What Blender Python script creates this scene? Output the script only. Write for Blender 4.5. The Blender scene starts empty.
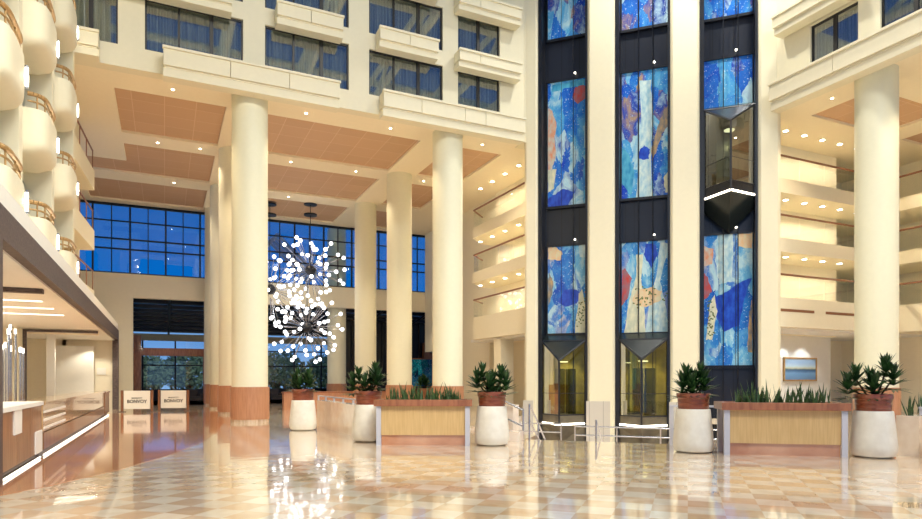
import bpy, bmesh, math, random
from mathutils import Vector, Matrix, noise
random.seed(7)
SC = bpy.context.scene
COL = SC.collection
PI = math.pi
R2 = math.sqrt(.5)

# ------------------------------------------------------------------ helpers
def st(s, t):                       # diagonal axes of the lobby: s runs along the lift wall, t towards it
    return ((s + t) * R2, (t - s) * R2)

def wing(w, a, b):                  # the right wing mirrors the left one about the diagonal
    return (a, b) if w == 1 else (b - 2.75, a + 2.75)

class MB:
    def __init__(self): self.bm = bmesh.new()
    def face(self, pts):
        return self.bm.faces.new([self.bm.verts.new(p) for p in pts])
    def box(self, x0, x1, y0, y1, z0, z1):
        if x0 > x1: x0, x1 = x1, x0
        if y0 > y1: y0, y1 = y1, y0
        v = [self.bm.verts.new(p) for p in ((x0,y0,z0),(x1,y0,z0),(x1,y1,z0),(x0,y1,z0),(x0,y0,z1),(x1,y0,z1),(x1,y1,z1),(x0,y1,z1))]
        for f in ((0,3,2,1),(4,5,6,7),(0,1,5,4),(1,2,6,5),(2,3,7,6),(3,0,4,7)):
            self.bm.faces.new([v[i] for i in f])
        return self
    def wbox(self, w, a0, a1, b0, b1, z0, z1):
        p, q = wing(w, a0, b0), wing(w, a1, b1)
        return self.box(p[0], q[0], p[1], q[1], z0, z1)
    def prism(self, pts, z0, z1):
        a = sum(pts[i][0]*pts[(i+1)%len(pts)][1]-pts[(i+1)%len(pts)][0]*pts[i][1] for i in range(len(pts)))
        if a < 0: pts = pts[::-1]
        lo = [self.bm.verts.new((x,y,z0)) for x,y in pts]; hi = [self.bm.verts.new((x,y,z1)) for x,y in pts]
        n = len(pts)
        self.bm.faces.new(lo[::-1]); self.bm.faces.new(hi)
        for i in range(n): self.bm.faces.new((lo[i],lo[(i+1)%n],hi[(i+1)%n],hi[i]))
        return self
    def lathe(self, prof, cx=0, cy=0, seg=40, cap=True):
        rings = [[self.bm.verts.new((cx+r*math.cos(2*PI*k/seg), cy+r*math.sin(2*PI*k/seg), z)) for k in range(seg)] for r,z in prof]
        for i in range(len(rings)-1):
            for k in range(seg):
                self.bm.faces.new((rings[i][k],rings[i][(k+1)%seg],rings[i+1][(k+1)%seg],rings[i+1][k]))
        if cap:
            self.bm.faces.new(rings[0][::-1]); self.bm.faces.new(rings[-1])
        return self
    def tube(self, p0, p1, r, seg=8, r1=None):
        p0, p1 = Vector(p0), Vector(p1); d = (p1-p0)
        if d.length < 1e-6: return self
        q = d.to_track_quat('Z','Y'); r1 = r if r1 is None else r1
        A = [self.bm.verts.new(p0 + q @ Vector((r*math.cos(2*PI*k/seg), r*math.sin(2*PI*k/seg), 0))) for k in range(seg)]
        B = [self.bm.verts.new(p1 + q @ Vector((r1*math.cos(2*PI*k/seg), r1*math.sin(2*PI*k/seg), 0))) for k in range(seg)]
        for k in range(seg): self.bm.faces.new((A[k],A[(k+1)%seg],B[(k+1)%seg],B[k]))
        self.bm.faces.new(A[::-1]); self.bm.faces.new(B)
        return self
    def path(self, pts, r, seg=8):
        for a, b in zip(pts, pts[1:]): self.tube(a, b, r, seg)
        return self
    def ball(self, c, r, u=12, v=8):
        bmesh.ops.create_uvsphere(self.bm, u_segments=u, v_segments=v, radius=r, matrix=Matrix.Translation(c))
        return self
    def holes(self, u0, u1, v0, v1, rects, emit):
        us = sorted({u0,u1,*[min(max(r[i],u0),u1) for r in rects for i in (0,1)]})
        vs = sorted({v0,v1,*[min(max(r[i],v0),v1) for r in rects for i in (2,3)]})
        for a,b in zip(us,us[1:]):
            for c,d in zip(vs,vs[1:]):
                m,n = (a+b)/2,(c+d)/2
                if any(r[0]<m<r[1] and r[2]<n<r[3] for r in rects): continue
                emit(a,b,c,d)
        return self
    def build(self, name, mat, parent=None, smooth=False, bevel=0):
        me = bpy.data.meshes.new(name)
        bmesh.ops.recalc_face_normals(self.bm, faces=self.bm.faces)
        self.bm.to_mesh(me); self.bm.free()
        me.materials.append(mat)
        if smooth:
            for p in me.polygons: p.use_smooth = True
        o = bpy.data.objects.new(name, me); COL.objects.link(o)
        if parent is not None: o.parent = parent
        if smooth:
            m = o.modifiers.new('edges','EDGE_SPLIT'); m.split_angle = math.radians(38)
        if bevel:
            m = o.modifiers.new('bevel','BEVEL'); m.width = bevel; m.segments = 2; m.limit_method = 'ANGLE'
        return o

def tag(o, label=None, cat=None, group=None, kind=None):
    if label: o['label'] = label
    if cat: o['category'] = cat
    if group: o['group'] = group
    if kind: o['kind'] = kind
    return o
def thing(name, label, cat, loc=(0,0,0), rz=0, group=None, kind=None):
    o = bpy.data.objects.new(name, None); COL.objects.link(o)
    o.location = loc; o.rotation_euler = (0,0,rz); o.empty_display_size = .2
    return tag(o, label, cat, group, kind)
def struct(o): o['kind'] = 'structure'; return o
def copy_tree(o, parent=None):
    c = o.copy(); COL.objects.link(c)
    if parent is not None: c.parent = parent
    for ch in list(o.children): copy_tree(ch, c)
    return c

# ------------------------------------------------------------------ materials
def lin(r,g,b):
    f = lambda c: c/12.92 if c <= .04045 else ((c+.055)/1.055)**2.4
    return (f(r/255), f(g/255), f(b/255), 1)
def mat(name, col, rough=.5, metal=0, spec=.5, coat=0, emit=None, es=0, nz=None, scale=6, stretch=(1,1,1), bump=0, alpha=1):
    m = bpy.data.materials.new(name); m.use_nodes = True
    nt = m.node_tree; b = nt.nodes['Principled BSDF']
    b.inputs['Base Color'].default_value = col; b.inputs['Roughness'].default_value = rough
    b.inputs['Metallic'].default_value = metal; b.inputs['Specular IOR Level'].default_value = spec
    b.inputs['Coat Weight'].default_value = coat; b.inputs['Coat Roughness'].default_value = .04
    if emit: b.inputs['Emission Color'].default_value = emit; b.inputs['Emission Strength'].default_value = es
    tc = nt.nodes.new('ShaderNodeTexCoord'); mp = nt.nodes.new('ShaderNodeMapping'); mp.inputs['Scale'].default_value = stretch
    nt.links.new(tc.outputs['Object'], mp.inputs['Vector'])
    n = nt.nodes.new('ShaderNodeTexNoise'); n.inputs['Scale'].default_value = scale; n.inputs['Detail'].default_value = 5
    nt.links.new(mp.outputs[0], n.inputs['Vector'])
    if nz is None: nz = tuple(c*.98 for c in col[:3])+(1,)
    r = nt.nodes.new('ShaderNodeValToRGB'); r.color_ramp.elements[0].color = nz; r.color_ramp.elements[1].color = col
    r.color_ramp.elements[0].position = .35; r.color_ramp.elements[1].position = .65
    nt.links.new(n.outputs['Fac'], r.inputs[0]); nt.links.new(r.outputs[0], b.inputs['Base Color'])
    if bump:
        bp = nt.nodes.new('ShaderNodeBump'); bp.inputs['Strength'].default_value = bump; bp.inputs['Distance'].default_value = .02
        nt.links.new(n.outputs['Fac'], bp.inputs['Height']); nt.links.new(bp.outputs[0], b.inputs['Normal'])
    return m
def glass(name, tint, gloss=.1, gcol=(1,1,1,1), rough=.02, fr=.6):
    m = bpy.data.materials.new(name); m.use_nodes = True; nt = m.node_tree; nt.nodes.clear()
    out = nt.nodes.new('ShaderNodeOutputMaterial'); mx = nt.nodes.new('ShaderNodeMixShader')
    t = nt.nodes.new('ShaderNodeBsdfTransparent'); t.inputs[0].default_value = tint
    g = nt.nodes.new('ShaderNodeBsdfGlossy'); g.inputs[0].default_value = gcol; g.inputs['Roughness'].default_value = rough
    lw = nt.nodes.new('ShaderNodeLayerWeight'); lw.inputs[0].default_value = .25
    ma = nt.nodes.new('ShaderNodeMath'); ma.operation = 'MULTIPLY_ADD'; ma.inputs[1].default_value = fr; ma.inputs[2].default_value = gloss; ma.use_clamp = True
    nt.links.new(lw.outputs['Fresnel'], ma.inputs[0]); nt.links.new(ma.outputs[0], mx.inputs[0])
    nt.links.new(t.outputs[0], mx.inputs[1]); nt.links.new(g.outputs[0], mx.inputs[2]); nt.links.new(mx.outputs[0], out.inputs[0])
    return m
def glow(name, col, s):
    m = bpy.data.materials.new(name); m.use_nodes = True; nt = m.node_tree; b = nt.nodes['Principled BSDF']
    b.inputs['Base Color'].default_value = (.8,.8,.8,1); b.inputs['Emission Color'].default_value = col; b.inputs['Emission Strength'].default_value = s
    return m
def tiled(name, c1, c2, cm, w, h, mortar, rough, rot=0, coat=0, offset=0, dark=.35):
    m = mat(name, c1, rough, coat=coat); nt = m.node_tree; b = nt.nodes['Principled BSDF']
    tc = nt.nodes.new('ShaderNodeTexCoord'); mp = nt.nodes.new('ShaderNodeMapping'); mp.inputs['Rotation'].default_value = (0,0,rot)
    br = nt.nodes.new('ShaderNodeTexBrick'); br.offset = offset; br.inputs['Color1'].default_value = c1; br.inputs['Color2'].default_value = c2
    br.inputs['Mortar'].default_value = cm; br.inputs['Scale'].default_value = 1; br.inputs['Brick Width'].default_value = w
    br.inputs['Row Height'].default_value = h; br.inputs['Mortar Size'].default_value = mortar
    nt.links.new(tc.outputs['Object'], mp.inputs[0]); nt.links.new(mp.outputs[0], br.inputs['Vector']); nt.links.new(br.outputs[0], b.inputs['Base Color'])
    return m

M = {}
M['wall'] = mat('cream_plaster', lin(240,232,206), .6)
M['facade'] = mat('facade_plaster', lin(236,228,200), .6)
M['column'] = mat('column_plaster', lin(235,232,205), .55)
M['soffit'] = mat('soffit_plaster', lin(247,235,206), .7)
M['white'] = mat('white_paint', lin(240,238,230), .6)
M['tan'] = mat('tan_plaster', lin(214,196,158), .7)
M['yellow'] = mat('yellow_plaster', lin(250,240,214), .7)
M['coffer'] = tiled('terracotta_ceiling_panels', lin(200,164,130), lin(206,170,136), lin(222,194,164), 1.22, 1.22, .012, .6)
M['dark'] = mat('black_metal', lin(22,26,38), .35, spec=.5, nz=lin(14,17,26), scale=3)
M['shaft'] = tiled('dark_lift_cladding', lin(26,30,42), lin(30,35,48), lin(12,14,20), .6, 1.3, .012, .3)
M['frame'] = mat('dark_window_frame', lin(40,38,36), .4)
M['bronze'] = mat('bronze_rail', lin(196,160,108), .4, metal=.3, nz=lin(176,140,90))
M['brownrail'] = mat('brown_handrail', lin(140,92,62), .35)
M['steel'] = mat('brushed_steel', lin(190,192,200), .25, metal=.9)
M['steel2'] = mat('painted_steel', lin(196,198,210), .35)
M['darkband'] = mat('dark_woven_band', lin(104,90,86), .6, nz=lin(70,60,60), scale=9, stretch=(1,6,3))
M['woodbase'] = mat('column_veneer', lin(190,138,104), .35, nz=lin(176,124,92), scale=7, stretch=(3,3,.25))
M['cap'] = mat('copper_veneer', lin(166,108,74), .3, nz=lin(140,86,58), scale=9, stretch=(1.5,1.5,.3), coat=.3)
M['oak'] = mat('pale_oak', lin(216,184,130), .4, nz=lin(204,170,116), scale=12, stretch=(3,3,.15))
M['coppermirror'] = mat('polished_copper', lin(236,184,146), .14, metal=.35, nz=lin(206,146,112), scale=1.4)
M['deskwood'] = mat('reception_wood', lin(160,120,88), .28, nz=lin(134,98,70), scale=5, stretch=(2,2,.3), coat=.4)
M['deskstone'] = mat('reception_stone', lin(206,176,134), .12, nz=lin(180,144,104), scale=2.2, stretch=(1,.6,5), coat=.6)
M['pot'] = mat('white_glaze', lin(238,234,222), .35, coat=.3, nz=lin(230,225,212))
M['terra'] = mat('terracotta_glaze', lin(150,84,58), .32, coat=.4, nz=lin(128,62,38), scale=4, stretch=(1,1,4))
M['soil'] = mat('soil', lin(50,38,28), .95, nz=lin(34,26,20), scale=30, bump=.6)
M['leaf'] = mat('leaf', lin(52,92,44), .4, nz=lin(26,56,28), scale=5)
M['leaf2'] = mat('snake_leaf', lin(80,108,58), .4, nz=lin(36,60,34), scale=8, stretch=(1,1,3))
M['tree'] = mat('tree_leaf', lin(120,140,110), .8, nz=lin(84,108,82), scale=2)
M['bark'] = mat('bark', lin(90,72,54), .9)
M['marble'] = mat('pink_marble', lin(250,238,224), .15, nz=lin(238,220,202), scale=2.5, coat=.4)
M['greymarble'] = tiled('grey_marble', lin(206,200,190), lin(198,192,182), lin(160,154,146), 5, .45, .01, .3)
M['curtain'] = mat('curtain', lin(208,212,198), .9, nz=lin(140,144,138), scale=7, stretch=(3,3,.03))
M['clear'] = glass('clear_glass', (.96,.97,.96,1), 0, fr=.18)
M['pane'] = glass('reflective_window_glass', (.86,.88,.85,1), .22, (.85,.9,1,1), .03)
M['skypane'] = glass('lobby_window_glass', (.85,.93,1,1), .03)
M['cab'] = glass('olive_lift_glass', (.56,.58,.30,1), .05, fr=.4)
M['cabdark'] = glass('dimmed_lift_glass', (.24,.27,.18,1), .03, fr=.25)  # darker copy of the lift glass, dimness of the raised cab painted in
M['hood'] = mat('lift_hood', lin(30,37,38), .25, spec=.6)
M['cabin'] = mat('lift_cabin', lin(196,176,96), .5, nz=lin(150,134,70), scale=2)
M['cabgrey'] = mat('lift_skirt', lin(120,112,92), .4, nz=lin(84,78,66), scale=1.2)
M['striplight'] = glow('strip_light', (1,.93,.8,1), 2.2)
M['striplow'] = glow('cab_light', (1,.88,.68,1), 6)
M['bulb'] = glow('globe_bulb', (.95,.97,1,1), 3)
M['down'] = glow('downlight_lens', (1,.86,.62,1), 30)
M['sconce'] = glow('sconce_lens', (1,.93,.78,1), 3.5)
M['ledtext'] = mat('sign_ink', lin(60,50,44), .6)
M['signboard'] = mat('sign_board', lin(246,242,232), .4)
M['screen'] = glow('teal_screen', (.1,.5,.6,1), 1.2)
M['conc'] = mat('path_paving', lin(120,120,116), .8)
M['sofa'] = mat('upholstery', lin(225,220,205), .8)
M['sofadark'] = mat('dark_upholstery', lin(60,56,60), .8)
M['frost'] = mat('clear_acrylic_ring', lin(225,205,180), .1, coat=.5, nz=lin(190,160,130), scale=14, stretch=(1,1,.05))

def floor_material():
    m = bpy.data.materials.new('marble_floor'); m.use_nodes = True; nt = m.node_tree; b = nt.nodes['Principled BSDF']
    N = nt.nodes.new; L = nt.links.new
    tc = N('ShaderNodeTexCoord'); mp = N('ShaderNodeMapping'); mp.inputs['Rotation'].default_value = (0,0,PI/4); L(tc.outputs['Object'], mp.inputs[0])
    br = N('ShaderNodeTexBrick'); br.offset = 0; br.inputs['Scale'].default_value = 1; br.inputs['Brick Width'].default_value = .45; br.inputs['Row Height'].default_value = .45
    br.inputs['Mortar Size'].default_value = .004; br.inputs['Color1'].default_value = (0,0,0,1); br.inputs['Color2'].default_value = (1,1,1,1); br.inputs['Mortar'].default_value=(.5,.5,.5,1)
    L(mp.outputs[0], br.inputs[0])
    ck = N('ShaderNodeTexChecker'); ck.inputs['Scale'].default_value = 1/.45; ck.inputs[1].default_value = lin(232,222,204); ck.inputs[2].default_value = lin(212,176,138)
    L(mp.outputs[0], ck.inputs[0])
    n = N('ShaderNodeTexNoise'); n.inputs['Scale'].default_value = 1.1; n.inputs['Detail'].default_value = 7; n.inputs['Distortion'].default_value = 1.4
    L(mp.outputs[0], n.inputs['Vector'])
    r = N('ShaderNodeValToRGB'); r.color_ramp.elements[0].color = lin(206,176,144); r.color_ramp.elements[1].color = lin(244,232,212)
    r.color_ramp.elements[0].position=.35; r.color_ramp.elements[1].position=.68; L(n.outputs[0], r.inputs[0])
    mx = N('ShaderNodeMix'); mx.data_type='RGBA'; mx.inputs[0].default_value=.4; L(ck.outputs[0], mx.inputs[6]); L(r.outputs[0], mx.inputs[7])
    mx2 = N('ShaderNodeMix'); mx2.data_type='RGBA'; mx2.blend_type='MULTIPLY'; mx2.inputs[0].default_value=.16; L(mx.outputs[2], mx2.inputs[6]); L(br.outputs[0], mx2.inputs[7])
    L(mx2.outputs[2], b.inputs['Base Color'])
    b.inputs['Roughness'].default_value = .09; b.inputs['Specular IOR Level'].default_value = .7
    b.inputs['Coat Weight'].default_value = .55; b.inputs['Coat Roughness'].default_value = .03; b.inputs['Coat IOR'].default_value = 1.7
    n2 = N('ShaderNodeTexNoise'); n2.inputs['Scale'].default_value = 1.6; n2.inputs['Detail'].default_value = 1; L(tc.outputs['Object'], n2.inputs['Vector'])
    bp = N('ShaderNodeBump'); bp.inputs['Strength'].default_value = .06; bp.inputs['Distance'].default_value = .05; L(n2.outputs[0], bp.inputs['Height'])
    L(bp.outputs[0], b.inputs['Normal']); L(bp.outputs[0], b.inputs['Coat Normal'])
    return m
M['floor'] = floor_material()
M['inlay'] = tiled('rust_marble', lin(196,136,96), lin(188,128,90), lin(190,136,96), .9, .9, .004, .1, rot=0, coat=.6)

def mural_material(i, stops, scale, seed):
    m = bpy.data.materials.new('mural_paint'); m.use_nodes = True; nt = m.node_tree; b = nt.nodes['Principled BSDF']
    N = nt.nodes.new; L = nt.links.new
    tc = N('ShaderNodeTexCoord'); mp = N('ShaderNodeMapping'); mp.inputs['Location'].default_value = (seed*3.1,seed*1.7,seed*2.3); mp.inputs['Scale'].default_value=(1.25,1,.62)
    L(tc.outputs['Object'], mp.inputs[0])
    n = N('ShaderNodeTexNoise'); n.inputs['Scale'].default_value = scale; n.inputs['Detail'].default_value = 6; n.inputs['Roughness'].default_value=.6; n.inputs['Distortion'].default_value = 1.6; L(mp.outputs[0], n.inputs['Vector'])
    v = N('ShaderNodeTexVoronoi'); v.inputs['Scale'].default_value = scale*1.1
    ad = N('ShaderNodeVectorMath'); ad.operation='MULTIPLY_ADD'; ad.inputs[1].default_value=(.7,.7,.7); L(n.outputs['Color'], ad.inputs[0]); L(mp.outputs[0], ad.inputs[2]); L(ad.outputs[0], v.inputs['Vector'])
    sp = N('ShaderNodeSeparateColor'); L(v.outputs['Color'], sp.inputs[0])
    mx = N('ShaderNodeMix'); mx.inputs[0].default_value = .5; L(n.outputs[0], mx.inputs[2]); L(sp.outputs[0], mx.inputs[3])
    r = N('ShaderNodeValToRGB'); cr = r.color_ramp
    cr.elements[0].position = stops[0][0]; cr.elements[0].color = lin(*stops[0][1]); cr.elements[1].position = stops[-1][0]; cr.elements[1].color = lin(*stops[-1][1])
    for p,c in stops[1:-1]: cr.elements.new(p).color = lin(*c)
    L(mx.outputs[0], r.inputs[0])
    # fine fleck
    n2 = N('ShaderNodeTexNoise'); n2.inputs['Scale'].default_value = 14; n2.inputs['Detail'].default_value = 3; L(tc.outputs['Object'], n2.inputs['Vector'])
    r2 = N('ShaderNodeValToRGB'); r2.color_ramp.elements[0].position=.62; r2.color_ramp.elements[1].position=.72; L(n2.outputs[0], r2.inputs[0])
    m2 = N('ShaderNodeMix'); m2.data_type='RGBA'; L(r2.outputs[0], m2.inputs[0]); L(r.outputs[0], m2.inputs[6]); m2.inputs[7].default_value = lin(190,225,240)
    L(m2.outputs[2], b.inputs['Base Color']); b.inputs['Roughness'].default_value=.25
    L(m2.outputs[2], b.inputs['Emission Color']); b.inputs['Emission Strength'].default_value = MURAL_GLOW
    return m
MURAL_GLOW = 0.0

# ------------------------------------------------------------------ lights
def lamp(kind, loc, power, col=(1,.82,.58), r=.1, target=None, spot=100, blend=.6, size=None):
    l = bpy.data.lights.new('lamp', kind); l.energy = power*.47; l.color = col
    if kind in ('POINT','SPOT'): l.shadow_soft_size = r
    if kind == 'SPOT': l.spot_size = math.radians(spot); l.spot_blend = blend
    if kind == 'AREA': l.shape='RECTANGLE'; l.size, l.size_y = size
    o = bpy.data.objects.new('lamp', l); COL.objects.link(o); o.location = loc
    if target is not None:
        o.rotation_euler = (Vector(target)-Vector(loc)).to_track_quat('-Z','Y').to_euler()
    return o
WARM = (1,.80,.55); NEUT = (1,.95,.84); COOL=(.92,.97,1)

# world: dusk sky
w = bpy.data.worlds.new('dusk'); SC.world = w; w.use_nodes = True; nt = w.node_tree
bg = nt.nodes['Background']; tcw = nt.nodes.new('ShaderNodeTexCoord'); sx = nt.nodes.new('ShaderNodeSeparateXYZ'); rw = nt.nodes.new('ShaderNodeValToRGB')
nt.links.new(tcw.outputs['Generated'], sx.inputs[0]); nt.links.new(sx.outputs[2], rw.inputs[0]); nt.links.new(rw.outputs[0], bg.inputs[0])
rw.color_ramp.elements[0].position=0; rw.color_ramp.elements[0].color=(.30,.50,.75,1); rw.color_ramp.elements[1].position=.5; rw.color_ramp.elements[1].color=(.03,.085,.25,1)
e=rw.color_ramp.elements.new(.13); e.color=(.0,.15,.52,1)
bg.inputs[1].default_value = 1.0

# camera
cam = bpy.data.cameras.new('camera'); co = bpy.data.objects.new('camera', cam); COL.objects.link(co)
co.location = (0,0,1.7); co.rotation_euler = (PI/2,0,-math.radians(25.2))
cam.sensor_width = 36; cam.lens = 630/922*36; cam.shift_y = (380-259.5)/922; cam.clip_end = 300
SC.camera = co
SC.view_settings.view_transform='Standard'; SC.view_settings.look='None'; SC.view_settings.gamma=1; SC.view_settings.use_curve_mapping=False
SC.view_settings.exposure = .1

# ------------------------------------------------------------------ SETTING
CZ = 13.15
# floor with the sunken lift pit
pit = [st(-7.4,19.2), st(-4.4,19.2), st(-4.4,17.6), st(-.5,17.6), st(-.5,19.2), st(3.7,19.2), st(3.7,29.9), st(-7.4,29.9)]
fb = MB()
def fpoly(sts, z0=-.25, z1=0): fb.prism([st(s,t) for s,t in sts], z0, z1)
fpoly([(-45,-12),(25,-12),(25,17.6),(-45,17.6)])
fpoly([(-45,17.6),(-4.4,17.6),(-4.4,19.2),(-45,19.2)]); fpoly([(-.5,17.6),(25,17.6),(25,19.2),(-.5,19.2)])
fpoly([(-45,19.2),(-7.4,19.2),(-7.4,29.9),(-45,29.9)]); fpoly([(3.7,19.2),(25,19.2),(25,29.9),(3.7,29.9)])
fpoly([(-45,29.9),(25,29.9),(25,52),(-45,52)])
struct(fb.build('floor', M['floor']))
inl = [(2.6,36),(2.5,32.7),(2.15,27),(1.7,23),(.95,18.6),(.1,15.7),(-.75,13.6),(-1.7,11.9),(-2.42,11),(-2.42,36)]
struct(MB().prism(inl, .0005, .004).build('floor', M['inlay']))
pf = MB(); pf.prism([st(-9,17), st(5,17), st(5,33), st(-9,33)], -1.45, -1.3)
struct(pf.build('floor', M['marble']))
pw = MB()
for i in range(len(pit)):
    a, b = Vector(pit[i]), Vector(pit[(i+1)%len(pit)])
    if i == 6: continue
    d = (b-a).normalized(); n = Vector((-d.y,d.x)); c = sum((Vector(p) for p in pit), Vector((0,0)))/len(pit)
    if n.dot(c-a) > 0: n = -n
    n = n*.15
    pw.prism([tuple(a),tuple(b),tuple(b+n),tuple(a+n)], -1.3, -.255)
struct(pw.build('wall_pit', M['marble']))
# steps down into the pit
sr = thing('staircase','pale marble steps going down towards the glass lifts','stairs',(*st(-2.45,17.6),-1.3),-PI/4)
for k in range(7):
    MB().box(-1.9,1.9,.02+k*.32,.32+k*.32,.0,1.3-(k+1)*.162).build('step', M['marble'], sr)

# ceilings with terracotta coffers (wing coordinates a,b)
COF = [(-1.8,2.35,28.1,33.0),(-1.8,2.35,34.5,37.2),(-4.2,2.35,37.2,39.4),(-4.2,2.35,41,45.6)]
for b0,b1 in ((28.1,33.0),(34.5,39.4),(41,45.6)):
    COF += [(3.9,11.1,b0,b1),(12.75,15.5,b0,b1)]
for wg in (1,2):
    cb = MB(); cof = COF if wg==1 else [c for c in COF if c[0]>3]
    a0 = -5.5 if wg==1 else -6
    cb.holes(a0,16.2,26.6,46.4,cof, lambda a,b,c,d: cb.wbox(wg,a,b,c,d,CZ,CZ+.45))
    cb.wbox(wg,16.2,22,26.9,46.4,CZ,CZ+.45)
    struct(cb.build('ceiling', M['soffit']))
    for (p,q,r_,s_) in cof:
        if wg==1 and (p,r_)==(-1.8,34.5): continue
        if wg==1 and (p,r_)==(-4.2,37.2):
            struct(MB().box(-1.8,2.35,34.5,39.4,CZ+.12,CZ+.2).box(-4.2,-1.8,37.2,39.4,CZ+.12,CZ+.2).build('ceiling', M['coffer'])); continue
        struct(MB().wbox(wg,p,q,r_,s_,CZ+.12,CZ+.2).build('ceiling', M['coffer']))
# behind the lift tower
struct(MB().prism([st(-7.3,31.2),st(3.6,31.2),st(3.6,36),st(-7.3,36)], CZ, CZ+.4).build('ceiling', M['soffit']))

# facades with windows
def window(n, wg, a0, a1, z0, z1, npane, plane=26.1, curtain='curtain'):
    p = wing(wg,a0,plane); q = wing(wg,a1,plane)
    o = thing('window_%d'%n, None, None, (0,0,0), kind='structure')
    o.pop('label',None); o['kind']='structure'
    fr = MB(); t=.06; b0,b1=plane+.1,plane+.2
    fr.wbox(wg,a0,a1,b0,b1,z0,z0+t).wbox(wg,a0,a1,b0,b1,z1-t,z1).wbox(wg,a0,a0+t,b0,b1,z0+t,z1-t).wbox(wg,a1-t,a1,b0,b1,z0+t,z1-t)
    for k in range(1,npane):
        m = a0+(a1-a0)*k/npane; th = .07 if k==npane-1 else .04
        fr.wbox(wg,m-th,m+th,b0,b1,z0+t,z1-t)
    fr.build('window_frame', M['frame'], o)
    MB().wbox(wg,a0+t,a1-t,plane+.145,plane+.155,z0+t,z1-t).build('pane', M['pane'], o)
    cu = MB(); nfold = int((a1-a0)/.16); vs=[]
    for k in range(nfold*2+1):
        aa = a0+.02+(a1-a0-.04)*k/(nfold*2); bb = plane+.40+(.06 if k%2 else 0)
        x,y = wing(wg,aa,bb); vs.append((cu.bm.verts.new((x,y,z0+.03)), cu.bm.verts.new((x,y,z1-.03))))
    for (p0,p1),(q0,q1) in zip(vs,vs[1:]): cu.bm.faces.new((p0,q0,q1,p1))
    cu.build('curtain', M[curtain], o)
W1 = [(-3.25,-1.54,2),(-.66,2.8,3),(3.63,7.05,3),(7.93,11.38,3),(12.13,14.31,2)]
nw = 1
rects = []
for zr in (13.95,16.58,19.2):
    for a0,a1,k in W1:
        rects.append((a0,a1,zr,zr+1.95))
        if zr < 19: window(nw,1,a0,a1,zr,zr+1.95,k); nw += 1
rects1 = [r for r in rects if r[2]<19]
fb = MB(); fb.holes(-3.6,15.75,CZ+.0,23.5,rects1, lambda a,b,c,d: fb.box(a,b,26.1,26.6,c,d))
struct(fb.build('wall_facade_left', M['facade']))
W2 = [(12.17,14.1,2),(7.93,11.38,3),(3.6,7.05,3),(-.7,2.8,3)]
rects = []
for zr in (14.15,16.75):
    for a0,a1,k in W2:
        rects.append((a0,a1,zr,zr+1.7)); window(nw,2,a0,a1,zr,zr+1.7,k); nw += 1
fb = MB(); fb.holes(-6,15.6,CZ,23.5,rects, lambda a,b,c,d: fb.wbox(2,a,b,26.1,26.6,c,d))
struct(fb.build('wall_facade_right', M['facade']))
# dark rooms behind the facade windows
bk = MB(); bk.box(-3.6,15,27.1,27.2,CZ+.45,23.5).wbox(2,-6,15,27.1,27.2,CZ+.45,23.5)
struct(bk.build('wall_rooms', M['tan']))

# balcony ledges on the facades
def ledge(wg, a0, a1, z0, z1, seams, label, deep=False):
    o = thing('balcony_ledge', label, 'ledge', (*wing(wg,(a0+a1)/2,26.1), z0), 0, 'cream stepped balcony ledges on the guest room walls')
    ox, oy = o.location.x, o.location.y
    def wb(mb,a,b,c,d,e,f):
        p,q = wing(wg,a,c),wing(wg,b,d); mb.box(p[0]-ox,q[0]-ox,p[1]-oy,q[1]-oy,e-z0,f-z0)
    h = z1-z0; m = MB(); cuts = [a0]+[a0+(a1-a0)*s for s in seams]+[a1]
    for u,v in zip(cuts,cuts[1:]):
        wb(m,u+.008,v-.008,25.42,26.03,z0+h*.36,z1); 
    wb(m,a0+.05,a1-.05,25.5,26.03,z0+h*.30,z0+h*.36)
    m.build('parapet', M['facade'], o, bevel=.012)
    m = MB(); wb(m,a0,a1,25.52,26.03,z0+h*.0,z0+h*.30); m.build('lower_step', M['facade'], o, bevel=.012)
    m = MB(); wb(m,a0-.02,a1+.02,25.36,25.5,z1-.07,z1+.02); m.build('coping', M['facade'], o)
ledge(1,-.05,6.5,12.85,13.9,(.355,.69),'long cream ledge above the nearest terracotta-based column, lowest row')
ledge(1,8.36,15.3,12.9,13.95,(.25,.55,.7),'long cream ledge just left of the lift tower, lowest row')
ledge(1,-2.93,-2.1,13.1,13.95,(),'short cream ledge at the corner beside the scalloped balconies')
ledge(1,-2.0,2.33,15.75,16.55,(.6,),'cream ledge at the top edge, leftmost of the upper row')
ledge(1,4.0,6.65,15.75,16.6,(.5,),'cream ledge above the nearest column, second from left in upper row')
ledge(1,8.2,10.9,15.8,16.6,(.5,),'cream ledge in the upper row between two three-pane windows')
ledge(1,11.9,15.1,15.75,16.5,(.33,),'cream ledge in the upper row nearest the lift tower on its left')
ledge(1,11.9,15.1,18.3,19.05,(.33,),'cream ledge highest up next to the lift tower on its left')
ledge(1,8.2,10.9,18.4,19.15,(.5,),'cream ledge cut by the top edge left of the lift tower')
ledge(2,3.0,15.45,12.85,13.95,(.3,.5,.78),'very long cream ledge above the big column on the right')
ledge(2,11.9,15.3,15.9,16.65,(.4,),'cream ledge in the upper right corner beside the lift tower')

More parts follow.
